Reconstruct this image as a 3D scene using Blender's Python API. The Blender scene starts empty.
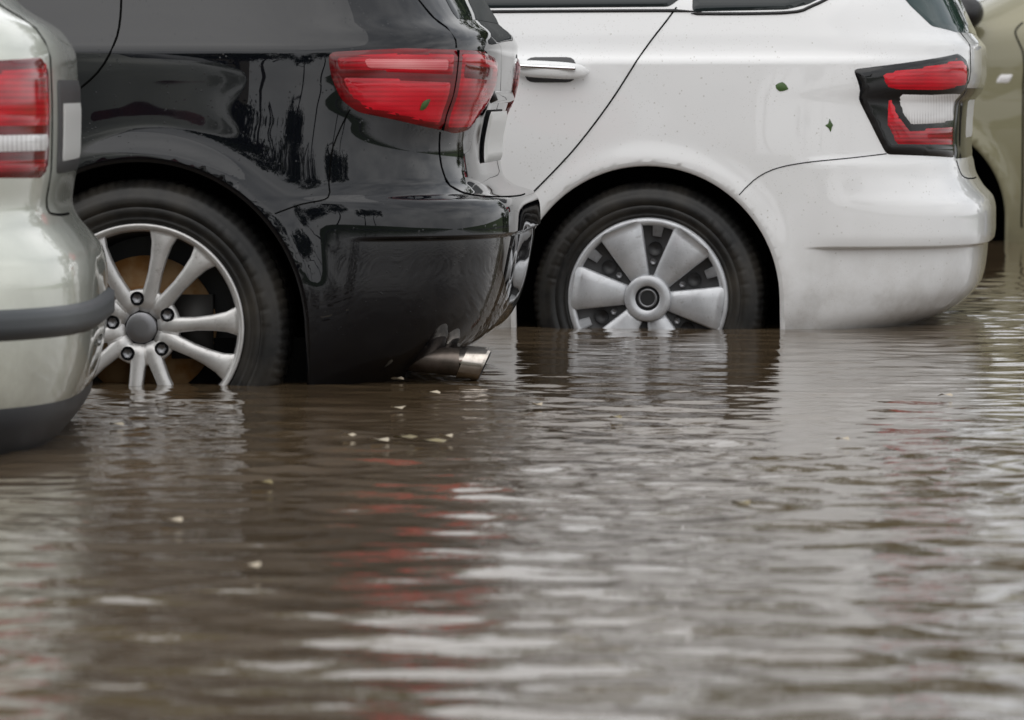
import bpy, bmesh, math, random
import numpy as np
from mathutils import Vector, Matrix
from mathutils.geometry import delaunay_2d_cdt
random.seed(5); np.random.seed(5)
scene = bpy.context.scene
COL = scene.collection

# ------------------------------------------------------------------ helpers
def new_mat(name):
    m = bpy.data.materials.new(name); m.use_nodes = True
    nt = m.node_tree
    return m, nt, nt.nodes['Principled BSDF']

def pmat(name, col, rough=0.5, metal=0.0, coat=0.0, spec=0.5, coatr=0.03):
    m, nt, b = new_mat(name)
    b.inputs['Base Color'].default_value = (*col, 1)
    b.inputs['Roughness'].default_value = rough
    b.inputs['Metallic'].default_value = metal
    b.inputs['Coat Weight'].default_value = coat
    b.inputs['Coat Roughness'].default_value = coatr
    b.inputs['Specular IOR Level'].default_value = spec
    return m

def nz(nt, scale, detail=4, rough=0.5, coord='Object', vec_scale=None):
    tc = nt.nodes.new('ShaderNodeTexCoord')
    n = nt.nodes.new('ShaderNodeTexNoise')
    n.inputs['Scale'].default_value = scale
    n.inputs['Detail'].default_value = detail
    n.inputs['Roughness'].default_value = rough
    if vec_scale:
        mp = nt.nodes.new('ShaderNodeMapping'); mp.inputs['Scale'].default_value = vec_scale
        nt.links.new(tc.outputs[coord], mp.inputs[0]); nt.links.new(mp.outputs[0], n.inputs['Vector'])
    else:
        nt.links.new(tc.outputs[coord], n.inputs['Vector'])
    return n

def ramp(nt, src, stops):
    r = nt.nodes.new('ShaderNodeValToRGB')
    els = r.color_ramp.elements
    while len(els) > 1: els.remove(els[-1])
    els[0].position = stops[0][0]; els[0].color = (*stops[0][1], 1)
    for p, c in stops[1:]:
        e = els.new(p); e.color = (*c, 1)
    nt.links.new(src, r.inputs[0])
    return r

def bump(nt, b, src, strength=0.2, dist=0.01):
    bp = nt.nodes.new('ShaderNodeBump')
    bp.inputs['Strength'].default_value = strength
    bp.inputs['Distance'].default_value = dist
    nt.links.new(src, bp.inputs['Height'])
    nt.links.new(bp.outputs[0], b.inputs['Normal'])
    return bp

def mesh_obj(name, verts, faces, mats, parent=None, smooth=True, midx=None):
    me = bpy.data.meshes.new(name)
    me.from_pydata([tuple(v) for v in verts], [], [tuple(f) for f in faces])
    if not isinstance(mats, (list, tuple)): mats = [mats]
    for m in mats: me.materials.append(m)
    me.polygons.foreach_set('use_smooth', [smooth]*len(me.polygons))
    if midx is not None: me.polygons.foreach_set('material_index', midx)
    me.update()
    o = bpy.data.objects.new(name, me); COL.objects.link(o)
    if parent: o.parent = parent
    return o

def pchip(pts):
    pts = sorted(pts); x = np.array([p[0] for p in pts], float); y = np.array([p[1] for p in pts], float)
    h = np.diff(x); d = np.diff(y)/h
    m = np.zeros(len(x)); m[0] = d[0]; m[-1] = d[-1]
    for i in range(1, len(x)-1):
        if d[i-1]*d[i] > 0:
            w1 = 2*h[i]+h[i-1]; w2 = h[i]+2*h[i-1]
            m[i] = (w1+w2)/(w1/d[i-1]+w2/d[i])
    def f(q):
        q = np.clip(np.asarray(q, float), x[0], x[-1])
        i = np.clip(np.searchsorted(x, q)-1, 0, len(h)-1)
        t = (q-x[i])/h[i]
        return ((2*t**3-3*t**2+1)*y[i] + (t**3-2*t**2+t)*h[i]*m[i] + (-2*t**3+3*t**2)*y[i+1] + (t**3-t**2)*h[i]*m[i+1])
    return f

def sstep(x):
    x = np.clip(x, 0, 1); return x*x*(3-2*x)

# ------------------------------------------------------------------ car body
class Body:
    def __init__(s, W, R, F, x1r=0.05, x1f=-1.2, nr=3.5, nf=5, wheel=(0.0, 0.1), wb=2.6, Ra=0.37, flare=0.012, extra=None, Wref=0.88):
        s.W = pchip(W); s.R = pchip(R); s.F = pchip(F)
        s.x1r, s.x1f, s.nr, s.nf = x1r, x1f, nr, nf
        s.cz = wheel[1]; s.wb = wb; s.Ra = Ra; s.flare = flare; s.extra = extra
        t = np.linspace(0, 1, 6000)
        ph = (math.pi/2)*(t**2*(3-2*t))
        def tab(L, n):
            X = L*np.sin(ph)**(2/n); Y = Wref*np.maximum(np.cos(ph), 0)**(2/n)
            S = np.concatenate([[0], np.cumsum(np.hypot(np.diff(X), np.diff(Y)))])
            return S
        Lr = max(p[1] for p in R)-x1r; Lf = x1f-min(p[1] for p in F)
        s.ph = ph; s.Sr = tab(Lr, nr); s.Sf = tab(Lf, nf)
        s.ac = x1r+s.Sr[-1]; s.af = x1f-s.Sf[-1]
    def S(s, a, z):
        a = np.asarray(a, float); z = np.asarray(z, float)
        a, z = np.broadcast_arrays(a, z)
        far = a > s.ac
        a = np.where(far, 2*s.ac-a, a)
        o = s.extra(a, z) if s.extra else 0.0
        W = s.W(z)+o*(s.W(z) > 0.3)
        phr = np.interp(a-s.x1r, s.Sr, s.ph); phf = np.interp(s.x1f-a, s.Sf, s.ph)
        LR = s.R(z)-s.x1r+o; LF = s.x1f-s.F(z)
        xr = s.x1r+LR*np.sin(phr)**(2/s.nr); yr = W*np.maximum(np.cos(phr), 0)**(2/s.nr)
        xf = s.x1f-LF*np.sin(phf)**(2/s.nf); yf = W*np.maximum(np.cos(phf), 0)**(2/s.nf)
        x = np.where(a > s.x1r, xr, np.where(a < s.x1f, xf, a))
        y = np.where(a > s.x1r, yr, np.where(a < s.x1f, yf, W))
        for cx in (0.0, -s.wb):
            r = np.hypot(x-cx, np.maximum(z-s.cz, 0))
            y = y + s.flare*np.exp(-((r-s.Ra)/0.04)**2)*(y > 0.5)*(z < s.cz+s.Ra+0.15)
        y = np.where(far, y, -y)
        return np.stack([x, y, z], -1)
    def N(s, a, z):
        e = 0.004
        du = s.S(a+e, z)-s.S(a-e, z); dv = s.S(a, z+e)-s.S(a, z-e)
        n = np.cross(du, dv); l = np.linalg.norm(n, axis=-1, keepdims=True)
        return n/np.maximum(l, 1e-9)
    def a_of_x(s, x, z):
        aa = np.linspace(s.x1f-1.8, s.ac-0.02, 1600)
        xx = s.S(aa, np.full_like(aa, z))[:, 0]
        return float(np.interp(x, xx, aa))
    def build(s, name, mat, zs, parent):
        A = np.concatenate([np.linspace(s.af, s.x1f-0.6, 60)[:-1], np.arange(s.x1f-0.6, -0.6, 0.03),
                            np.linspace(-0.6, s.ac, int((s.ac+0.6)/0.0115))])
        A = np.unique(np.concatenate([A, np.arange(-s.wb-0.55, -s.wb+0.55, 0.02)]))
        keep = [A[0]]
        for v in A[1:]:
            if v-keep[-1] > 0.006 or v == A[-1]: keep.append(v)
        A = np.array(keep)
        full = np.concatenate([A, (2*s.ac-A[:-1][::-1])])
        na, nzz = len(full), len(zs)
        AA, ZZ = np.meshgrid(full, zs)
        P = s.S(AA, ZZ)
        inside = np.zeros(AA.shape, bool)
        for cx in (0.0, -s.wb):
            dx = P[..., 0]-cx; dz = np.maximum(P[..., 2]-s.cz, 0)
            r = np.hypot(dx, dz)
            ins = (r < s.Ra) & (np.abs(P[..., 1]) > 0.55)
            f = np.where(ins, s.Ra/np.maximum(r, 1e-6), 1.0)
            nx = cx+dx*f
            nzv = np.where(P[..., 2] > s.cz, s.cz+dz*f, P[..., 2])
            P[..., 0] = np.where(ins, nx, P[..., 0]); P[..., 2] = np.where(ins, nzv, P[..., 2])
            inside |= ins
        idx = np.arange(na*nzz).reshape(nzz, na)
        f = np.stack([idx[:-1, :-1], idx[:-1, 1:], idx[1:, 1:], idx[1:, :-1]], -1)
        ki = inside
        allin = ki[:-1, :-1] & ki[:-1, 1:] & ki[1:, 1:] & ki[1:, :-1]
        f = f[~allin]
        o = mesh_obj(name, P.reshape(-1, 3), f.reshape(-1, 4).tolist(), mat, parent)
        bm = bmesh.new(); bm.from_mesh(o.data)
        bmesh.ops.remove_doubles(bm, verts=bm.verts, dist=0.0006)
        bmesh.ops.delete(bm, geom=[v for v in bm.verts if not v.link_faces], context='VERTS')
        bm.to_mesh(o.data); bm.free()
        o.data.polygons.foreach_set('use_smooth', [True]*len(o.data.polygons))
        return o
    def arch(s, cx, mat_lip, mat_well, parent):
        al = np.linspace(0, math.pi, 49)
        pts = [(s.Ra, -0.35)]+[(s.Ra*math.cos(t), s.Ra*math.sin(t)) for t in al]+[(-s.Ra, -0.35)]
        for sgn, tag in ((1, 'near'), (-1, 'far')):
            V = []
            for (dx, dz) in pts:
                x = cx+dx; z = s.cz+dz; zq = max(z, -0.1)
                a = s.a_of_x(x, zq); y = float(s.S(a, zq)[1])
                k = 1.0/max(1e-6, math.hypot(dx, max(dz, 0)))
                ux = dx*k; uz = max(dz, 0)*k
                V.append((x+ux*0.003, y*sgn+0.001*sgn, z+uz*0.003))
                V.append((x-ux*0.010, (y+0.002)*sgn, z-uz*0.010))
                V.append((x-ux*0.012, (y+0.012)*sgn, z-uz*0.012))
                V.append((x+ux*0.01, (y+0.05)*sgn, z+uz*0.01))
                V.append((x+ux*0.03, -0.45*sgn, z+uz*0.03))
            n = len(pts); F = []; mi = []
            for i in range(n-1):
                for j in range(4):
                    F.append((i*5+j, i*5+j+1, (i+1)*5+j+1, (i+1)*5+j)); mi.append(0 if j < 2 else 1)
            F.append(tuple(i*5+4 for i in range(n))); mi.append(1)
            mesh_obj('wheel_arch', V, F, [mat_lip, mat_well], parent, True, mi)

def round_poly(poly, r):
    out = []
    n = len(poly)
    for i in range(n):
        p0 = np.array(poly[i-1], float); p = np.array(poly[i], float); p1 = np.array(poly[(i+1) % n], float)
        d0 = np.linalg.norm(p0-p); d1 = np.linalg.norm(p1-p)
        c0 = p+(p0-p)*min(r, .45*d0)/d0; c1 = p+(p1-p)*min(r, .45*d1)/d1
        for t in np.linspace(0, 1, 5):
            out.append((1-t)**2*c0+2*t*(1-t)*p+t*t*c1)
    return out

def inpoly(P, poly):
    x, y = P[:, 0], P[:, 1]; ins = np.zeros(len(P), bool); n = len(poly)
    for i in range(n):
        x0, y0 = poly[i]; x1, y1 = poly[(i+1) % n]
        c = ((y0 > y) != (y1 > y)) & (x < (x1-x0)*(y-y0)/((y1-y0) if y1 != y0 else 1e-12)+x0)
        ins ^= c
    return ins

def distpoly(P, poly):
    d = np.full(len(P), 1e9); n = len(poly)
    for i in range(n):
        a = np.array(poly[i]); b = np.array(poly[(i+1) % n]); ab = b-a
        L = max(ab@ab, 1e-12)
        t = np.clip(((P-a)@ab)/L, 0, 1)
        d = np.minimum(d, np.linalg.norm(P-(a+t[:, None]*ab), axis=1))
    return d

def patch(name, body, poly, mat, parent, off=0.004, base=0.0006, edge=0.008, res=0.012, r=0.012):
    poly = round_poly(poly, r)
    B = []
    n = len(poly)
    for i in range(n):
        a = poly[i]; b = poly[(i+1) % n]; L = np.linalg.norm(b-a)
        k = max(1, int(L/res))
        for j in range(k): B.append(a+(b-a)*j/k)
    B = np.array(B)
    mn, mx = B.min(0), B.max(0)
    gx, gy = np.meshgrid(np.arange(mn[0], mx[0], res), np.arange(mn[1], mx[1], res))
    G = np.stack([gx.ravel(), gy.ravel()], -1)
    G = G[inpoly(G, B)]
    if len(G):
        dG = distpoly(G, B); G = G[dG > res*0.45]
    P = np.vstack([B, G]) if len(G) else B
    vs = [Vector((float(p[0]), float(p[1]))) for p in P]
    res2 = delaunay_2d_cdt(vs, [], [list(range(len(B)))], 1, 1e-6)
    V2 = np.array([[v.x, v.y] for v in res2[0]]); F = [list(f) for f in res2[2]]
    d = distpoly(V2, B)
    S = body.S(V2[:, 0], V2[:, 1]); N = body.N(V2[:, 0], V2[:, 1])
    o = base+off*np.sqrt(np.clip(1-(1-np.clip(d/edge, 0, 1))**2, 0, 1))
    V = S+N*o[:, None]
    return mesh_obj(name, V, F, mat, parent)

def seam(name, body, pts, mat, parent, rad=0.0022, off=0.0):
    pts = np.array(pts, float)
    out = []
    for i in range(len(pts)-1):
        p0 = pts[max(i-1, 0)]; p1 = pts[i]; p2 = pts[i+1]; p3 = pts[min(i+2, len(pts)-1)]
        k = max(2, int(np.linalg.norm(p2-p1)/0.02))
        for j in range(k):
            t = j/k
            out.append(0.5*((2*p1)+(-p0+p2)*t+(2*p0-5*p1+4*p2-p3)*t*t+(-p0+3*p1-3*p2+p3)*t**3))
    out.append(pts[-1]); out = np.array(out)
    S = body.S(out[:, 0], out[:, 1])+body.N(out[:, 0], out[:, 1])*off
    cu = bpy.data.curves.new(name, 'CURVE'); cu.dimensions = '3D'; cu.bevel_depth = rad; cu.bevel_resolution = 1
    sp = cu.splines.new('POLY'); sp.points.add(len(S)-1)
    for p, c in zip(sp.points, S): p.co = (*c, 1)
    cu.materials.append(mat)
    o = bpy.data.objects.new(name, cu); COL.objects.link(o); o.parent = parent
    return o

# ------------------------------------------------------------------ wheels
def lathe(prof, seg=96, mod=None):
    V = []; F = []
    for i in range(seg):
        t = 2*math.pi*i/seg
        for r, y in prof:
            if mod: r, y = mod(i, r, y)
            V.append((r*math.cos(t), y, r*math.sin(t)))
    m = len(prof)
    for i in range(seg):
        j = (i+1) % seg
        for k in range(m-1): F.append((i*m+k, j*m+k, j*m+k+1, i*m+k+1))
    return V, F

class MB:
    def __init__(s): s.V = []; s.F = []; s.M = []
    def add(s, V, F, m=0):
        o = len(s.V); s.V += [tuple(v) for v in V]; s.F += [tuple(i+o for i in f) for f in F]; s.M += [m]*len(F)
    def obj(s, name, mats, parent=None, smooth=True): return mesh_obj(name, s.V, s.F, mats, parent, smooth, s.M)
    def box(s, x0, x1, y0, y1, z0, z1, m=0):
        V = [(x, y, z) for x in (x0, x1) for y in (y0, y1) for z in (z0, z1)]
        F = [(0, 1, 3, 2), (4, 6, 7, 5), (0, 4, 5, 1), (2, 3, 7, 6), (0, 2, 6, 4), (1, 5, 7, 3)]
        s.add(V, F, m)

def spoke(stations, ang, ridge=0.0):
    V = []; c, s_ = math.cos(ang), math.sin(ang)
    m = 9
    for r, w, yf, dp in stations:
        sec = [(-w, dp), (-w, 0.006), (-w*0.9, 0.0015), (-w*0.45, 0-ridge*0.5), (0, -ridge), (w*0.45, -ridge*0.5), (w*0.9, 0.0015), (w, 0.006), (w, dp)]
        for t, d in sec:
            x, z = r, t
            V.append((x*c-z*s_, yf+d, x*s_+z*c))
    F = []
    for i in range(len(stations)-1):
        for k in range(m-1): F.append((i*m+k, (i+1)*m+k, (i+1)*m+k+1, i*m+k+1))
    F.append(tuple(range(m))); F.append(tuple(range((len(stations)-1)*m, len(stations)*m)))
    return V, F

def cyl_y(cx, cz, r, y0, y1, seg=20):
    V = []
    for y in (y0, y1):
        for i in range(seg):
            t = 2*math.pi*i/seg; V.append((cx+r*math.cos(t), y, cz+r*math.sin(t)))
    F = [(i, (i+1) % seg, seg+(i+1) % seg, seg+i) for i in range(seg)]
    F.append(tuple(range(seg))); F.append(tuple(range(seg, 2*seg)))
    return V, F

def tyre_profile(R, Rr):
    p = [(Rr-0.012, 0.02), (Rr+0.002, 0.008), (Rr+0.008, 0.001), (Rr+0.014, 0.0005), (Rr+0.017, 0.002), (Rr+0.022, -0.002),
         (Rr+0.035, -0.007), (Rr+0.037, -0.005), (Rr+0.040, -0.005), (Rr+0.042, -0.008), (R-0.05, -0.009), (R-0.035, -0.008), (R-0.033, -0.0055),
         (R-0.025, -0.004), (R-0.018, 0.001), (R-0.010, 0.008), (R-0.004, 0.018), (R-0.001, 0.028)]
    for g in (0.055, 0.092, 0.118, 0.155):
        p += [(R, g-0.006), (R-0.007, g-0.004), (R-0.007, g+0.004), (R, g+0.006)]
    p += [(R-0.002, 0.185), (R-0.012, 0.2), (R-0.05, 0.212), (Rr, 0.2)]
    return p

def build_wheel(kind, R, Rr, M, parent, loc, flip=False, rot=0.0):
    e = bpy.data.objects.new('wheel', None); COL.objects.link(e); e.parent = parent; e.location = loc
    if flip: e.rotation_euler = (0, 0, math.pi)
    def mod(i, r, y):
        if r > R-0.015 and i % 4 == 0: return r-0.0032, y+(0.0015 if y < 0.02 else 0)
        if Rr+0.041 < r < R-0.045 and (i//2) % 4 != 0 and (i % 120) < 52: return r, y-0.0016
        return r, y
    V, F = lathe(tyre_profile(R, Rr), 360 if not flip else 128, mod if not flip else None)
    mesh_obj('tyre', V, F, M['rubber'], e)
    mb = MB()
    if kind == 'alloy':
        V, F = lathe([(Rr-0.002, 0.012), (Rr+0.003, 0.004), (Rr+0.001, -0.001), (Rr-0.004, -0.001), (Rr-0.010, 0.004), (Rr-0.014, 0.014), (Rr-0.016, 0.03)], 128); mb.add(V, F, 0)
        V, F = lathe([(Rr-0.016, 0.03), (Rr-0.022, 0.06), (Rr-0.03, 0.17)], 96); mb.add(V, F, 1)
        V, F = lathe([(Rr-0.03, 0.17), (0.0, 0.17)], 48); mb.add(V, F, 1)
        V, F = lathe([(0.155, 0.1), (0.155, 0.085), (0.09, 0.085), (0.088, 0.07), (0.0, 0.07)], 64); mb.add(V, F, 2)
        mb.box(0.06, 0.15, 0.06, 0.11, -0.07, 0.07, 5)
        st = [(0.035, 0.021, 0.020, 0.03), (0.06, 0.0205, 0.018, 0.03), (0.085, 0.0165, 0.015, 0.03), (0.12, 0.0150, 0.011, 0.03), (0.155, 0.0175, 0.008, 0.028), (0.185, 0.0225, 0.006, 0.025), (0.203, 0.030, 0.006, 0.02), (0.213, 0.040, 0.008, 0.016)]
        k = (Rr-0.008)/0.213
        st = [(r*k, w, y, d) for r, w, y, d in st]
        for i in range(10):
            # five pairs of twin spokes
            V, F = spoke(st, rot+i*math.pi/5+(math.radians(4.0) if i % 2 else -math.radians(4.0)), 0.003); mb.add(V, F, 0)
        V, F = lathe([(0.084, 0.045), (0.084, 0.021), (0.080, 0.0175), (0.047, 0.0175), (0.044, 0.022), (0.040, 0.022)], 64); mb.add(V, F, 0)
        V, F = lathe([(0.034, 0.024), (0.034, 0.0145), (0.031, 0.012), (0.015, 0.0105), (0.0, 0.0105)], 48); mb.add(V, F, 3)
        V, F = lathe([(0.040, 0.022), (0.038, 0.024), (0.034, 0.024)], 48); mb.add(V, F, 1)
        for i in range(5):
            t = rot+math.radians(18)+i*2*math.pi/5; cx, cz = 0.064*math.cos(t), 0.064*math.sin(t)
            V, F = cyl_y(cx, cz, 0.0155, 0.0165, 0.04); mb.add(V, F, 1)
            V, F = cyl_y(cx, cz, 0.0105, 0.012, 0.04, 6); mb.add(V, F, 3)
    else:
        V, F = lathe([(Rr+0.004, 0.014), (Rr+0.006, 0.004), (Rr+0.003, -0.003), (Rr-0.004, -0.006), (Rr-0.012, -0.004), (Rr-0.016, 0.004)], 128); mb.add(V, F, 0)
        V, F = lathe([(Rr-0.016, 0.004), (Rr-0.02, 0.016), (Rr-0.07, 0.022), (0.07, 0.02), (0.0, 0.02)], 96); mb.add(V, F, 6)
        st = [(0.045, 0.024, 0.002, 0.02), (0.07, 0.030, -0.002, 0.024), (0.11, 0.040, -0.009, 0.03), (0.15, 0.050, -0.012, 0.032), (0.18, 0.058, -0.011, 0.03), (0.2, 0.062, -0.006, 0.024)]
        k = (Rr-0.008)/0.2
        st = [(r*k, w, y, d) for r, w, y, d in st]
        for i in range(6):
            V, F = spoke(st, rot+i*math.pi/3, 0.004); mb.add(V, F, 0)
            t = rot+(i+0.5)*math.pi/3
            cx, cz = 0.135*math.cos(t), 0.135*math.sin(t)
            V, F = cyl_y(cx, cz, 0.019, 0.010, 0.03, 20); mb.add(V, F, 1)
            cx, cz = 0.10*math.cos(t), 0.10*math.sin(t)
            V, F = cyl_y(cx, cz, 0.009, 0.008, 0.03, 6); mb.add(V, F, 3)
            V, F = spoke([(0.165*k, 0.012, 0.008, 0.01), (0.2*k, 0.016, 0.000, 0.012)], t, 0.001); mb.add(V, F, 0)
        V, F = lathe([(0.063, 0.02), (0.063, -0.008), (0.059, -0.013), (0.036, -0.014), (0.033, -0.010)], 64); mb.add(V, F, 0)
        V, F = lathe([(0.033, -0.010), (0.031, -0.004), (0.024, -0.004), (0.0, -0.004)], 48); mb.add(V, F, 1)
        V, F = lathe([(0.0265, -0.004), (0.0255, -0.009), (0.0215, -0.010), (0.0195, -0.006)], 48); mb.add(V, F, 3)
        V, F = lathe([(0.0195, -0.006), (0.0, -0.006)], 48); mb.add(V, F, 1)
    mb.obj('rim', [M['rim_'+kind], M['pocket'], M['disc'], M['cap'], M['chrome'], M['castiron'], M['pocket_grey']], e)
    return e

# ------------------------------------------------------------------ materials
M = {}
def rubber():
    m, nt, b = new_mat('tyre_rubber')
    n = nz(nt, 60, 5); n2 = nz(nt, 7, 4)
    r = ramp(nt, n.outputs[0], [(0.3, (0.007, 0.007, 0.007)), (0.75, (0.018, 0.017, 0.016))])
    r2 = ramp(nt, n2.outputs[0], [(0.45, (0, 0, 0)), (0.8, (1, 1, 1))])
    mx = nt.nodes.new('ShaderNodeMix'); mx.data_type = 'RGBA'; nt.links.new(r2.outputs[0], mx.inputs[0]); nt.links.new(r.outputs[0], mx.inputs[6]); mx.inputs[7].default_value = (.05, .044, .036, 1)
    nt.links.new(mx.outputs[2], b.inputs['Base Color'])
    b.inputs['Roughness'].default_value = 0.42; b.inputs['Specular IOR Level'].default_value = .35
    bump(nt, b, n.outputs[0], 0.2, 0.002)
    return m
M['rubber'] = rubber()
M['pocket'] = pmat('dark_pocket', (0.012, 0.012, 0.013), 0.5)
M['pocket_grey'] = pmat('grey_pocket', (0.05, 0.05, 0.052), 0.5)
M['cap'] = pmat('hub_cap_grey', (0.22, 0.22, 0.23), 0.35, 0.7)
M['chrome'] = pmat('chrome', (0.75, 0.75, 0.76), 0.08, 1.0)
def discm():
    m, nt, b = new_mat('brake_disc')
    n = nz(nt, 25, 5)
    r = ramp(nt, n.outputs[0], [(0.35, (0.26, 0.12, 0.035)), (0.6, (0.38, 0.24, 0.12))])
    nt.links.new(r.outputs[0], b.inputs['Base Color']); b.inputs['Metallic'].default_value = 0.4; b.inputs['Roughness'].default_value = 0.55
    return m
M['disc'] = discm()
M['castiron'] = pmat('cast_iron', (0.03, 0.028, 0.026), 0.6, 0.3)
def rimm(name, col, rough, metal, lo=.8, grime=.5):
    m, nt, b = new_mat(name)
    n = nz(nt, 18, 6, 0.6)
    r = ramp(nt, n.outputs[0], [(0.3, tuple(c*lo for c in col)), (0.6, col)])
    n2 = nz(nt, 70, 6, .7); r2 = ramp(nt, n2.outputs[0], [(0.56, (0, 0, 0)), (0.75, (grime, grime, grime))])
    mx = nt.nodes.new('ShaderNodeMix'); mx.data_type = 'RGBA'; nt.links.new(r2.outputs[0], mx.inputs[0]); nt.links.new(r.outputs[0], mx.inputs[6]); mx.inputs[7].default_value = (.13, .11, .085, 1)
    nt.links.new(mx.outputs[2], b.inputs['Base Color'])
    b.inputs['Metallic'].default_value = metal; b.inputs['Roughness'].default_value = rough
    b.inputs['Coat Weight'].default_value = 0.25; b.inputs['Coat Roughness'].default_value = 0.12
    return m
M['rim_alloy'] = rimm('alloy_silver', (0.60, 0.59, 0.58), 0.38, 0.5, .75)
M['rim_cover'] = rimm('wheel_cover_silver', (0.54, 0.55, 0.57), 0.36, 0.4, .75)
M['plastic'] = pmat('black_plastic', (0.012, 0.012, 0.013), 0.45)
M['well'] = pmat('wheel_well_liner', (0.006, 0.006, 0.006), 0.9, spec=0.2)
M['gap'] = pmat('panel_gap', (0.004, 0.004, 0.004), 0.95, spec=0.0)
M['glass'] = pmat('tinted_glass', (0.012, 0.017, 0.018), 0.03, spec=0.5)
M['rglass'] = pmat('rear_glass', (0.02, 0.045, 0.045), 0.03, spec=0.5)
M['gloss_black'] = pmat('gloss_black', (0.008, 0.008, 0.009), 0.08)
M['plate'] = pmat('number_plate', (.7, .7, .68), .3)
M['debris'] = pmat('pale_debris', (.42, .36, .27), .6)

def paint(name, col, metal=0.0, rough=0.35, dirt=(0.1, 0.085, 0.065), dirt_amt=0.5, zlow=0.0, zhigh=0.3, speck=0.0, coat=1.0, spec=.5, wob=.12, drops=0.0):
    m, nt, b = new_mat(name)
    L = nt.links
    tc = nt.nodes.new('ShaderNodeTexCoord'); sep = nt.nodes.new('ShaderNodeSeparateXYZ'); L.new(tc.outputs['Object'], sep.inputs[0])
    mr = nt.nodes.new('ShaderNodeMapRange'); L.new(sep.outputs[2], mr.inputs[0])
    mr.inputs[1].default_value = zhigh; mr.inputs[2].default_value = zlow; mr.inputs[3].default_value = 0; mr.inputs[4].default_value = 1
    n = nz(nt, 9, 8, 0.7)
    r = ramp(nt, n.outputs[0], [(0.42, (0, 0, 0)), (0.72, (1, 1, 1))])
    mul = nt.nodes.new('ShaderNodeMath'); mul.operation = 'MULTIPLY'; L.new(mr.outputs[0], mul.inputs[0]); L.new(r.outputs[0], mul.inputs[1])
    mul2 = nt.nodes.new('ShaderNodeMath'); mul2.operation = 'MULTIPLY'; mul2.inputs[1].default_value = dirt_amt; L.new(mul.outputs[0], mul2.inputs[0])
    fac = mul2.outputs[0]
    if speck > 0:
        for sc, th, am in ((55, .13, speck), (130, .17, speck*.7), (24, .05, speck*1.2)):
            v = nt.nodes.new('ShaderNodeTexVoronoi'); v.inputs['Scale'].default_value = sc; L.new(tc.outputs['Object'], v.inputs['Vector'])
            lt = nt.nodes.new('ShaderNodeMath'); lt.operation = 'LESS_THAN'; lt.inputs[1].default_value = th; L.new(v.outputs['Distance'], lt.inputs[0])
            n3 = nz(nt, 4+sc*.03, 3); r3 = ramp(nt, n3.outputs[0], [(0.46, (0, 0, 0)), (0.6, (1, 1, 1))])
            a = nt.nodes.new('ShaderNodeMath'); a.operation = 'MULTIPLY'; L.new(lt.outputs[0], a.inputs[0]); L.new(r3.outputs[0], a.inputs[1])
            a2 = nt.nodes.new('ShaderNodeMath'); a2.operation = 'MULTIPLY'; a2.inputs[1].default_value = am; L.new(a.outputs[0], a2.inputs[0])
            mx = nt.nodes.new('ShaderNodeMath'); mx.operation = 'MAXIMUM'; L.new(a2.outputs[0], mx.inputs[0]); L.new(fac, mx.inputs[1]); fac = mx.outputs[0]
    mix = nt.nodes.new('ShaderNodeMix'); mix.data_type = 'RGBA'
    mix.inputs[6].default_value = (*col, 1); mix.inputs[7].default_value = (*dirt, 1); L.new(fac, mix.inputs[0])
    L.new(mix.outputs[2], b.inputs['Base Color'])
    b.inputs['Metallic'].default_value = metal; b.inputs['Roughness'].default_value = rough
    b.inputs['Specular IOR Level'].default_value = spec
    b.inputs['Coat Weight'].default_value = coat; b.inputs['Coat Roughness'].default_value = 0.015
    n4 = nz(nt, 3.5, 2)
    bp = bump(nt, b, n4.outputs[0], wob, 0.01)
    if drops > 0:
        vv = nt.nodes.new('ShaderNodeTexVoronoi'); vv.inputs['Scale'].default_value = 95; L.new(tc.outputs['Object'], vv.inputs['Vector'])
        rr = ramp(nt, vv.outputs['Distance'], [(0.0, (1, 1, 1)), (0.2, (0, 0, 0))])
        nn_ = nz(nt, 25, 2); r5 = ramp(nt, nn_.outputs[0], [(0.55, (0, 0, 0)), (0.62, (1, 1, 1))])
        mm = nt.nodes.new('ShaderNodeMath'); mm.operation = 'MULTIPLY'; L.new(rr.outputs[0], mm.inputs[0]); L.new(r5.outputs[0], mm.inputs[1])
        b2 = nt.nodes.new('ShaderNodeBump'); b2.inputs['Strength'].default_value = drops; b2.inputs['Distance'].default_value = .0015
        L.new(mm.outputs[0], b2.inputs['Height']); L.new(bp.outputs[0], b2.inputs['Normal']); L.new(b2.outputs[0], b.inputs['Normal']); L.new(b2.outputs[0], b.inputs['Coat Normal'])
    else:
        L.new(bp.outputs[0], b.inputs['Coat Normal'])
    return m

def lens(name, c0, c1, scale=70, ax=2, rough=0.08, amp=.12):
    m, nt, b = new_mat(name)
    tc = nt.nodes.new('ShaderNodeTexCoord')
    w = nt.nodes.new('ShaderNodeTexWave'); w.wave_type = 'BANDS'; w.bands_direction = 'Z' if ax == 2 else 'X'
    w.inputs['Scale'].default_value = scale; w.inputs['Distortion'].default_value = 0.3
    nt.links.new(tc.outputs['Object'], w.inputs['Vector'])
    n = nz(nt, 5, 3, .5, vec_scale=(.6, .6, 2.2))
    ad = nt.nodes.new('ShaderNodeMath'); ad.operation = 'MULTIPLY_ADD'; nt.links.new(w.outputs['Fac'], ad.inputs[0]); ad.inputs[1].default_value = amp; nt.links.new(n.outputs[0], ad.inputs[2])
    r = ramp(nt, ad.outputs[0], [(0.38, c0), (0.66, c1)])
    nt.links.new(r.outputs[0], b.inputs['Base Color'])
    b.inputs['Roughness'].default_value = rough; b.inputs['Specular IOR Level'].default_value = .5
    return m
M['red'] = lens('tail_lamp_red', (0.20, 0.002, 0.006), (0.66, 0.005, 0.02), 30)
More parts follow.
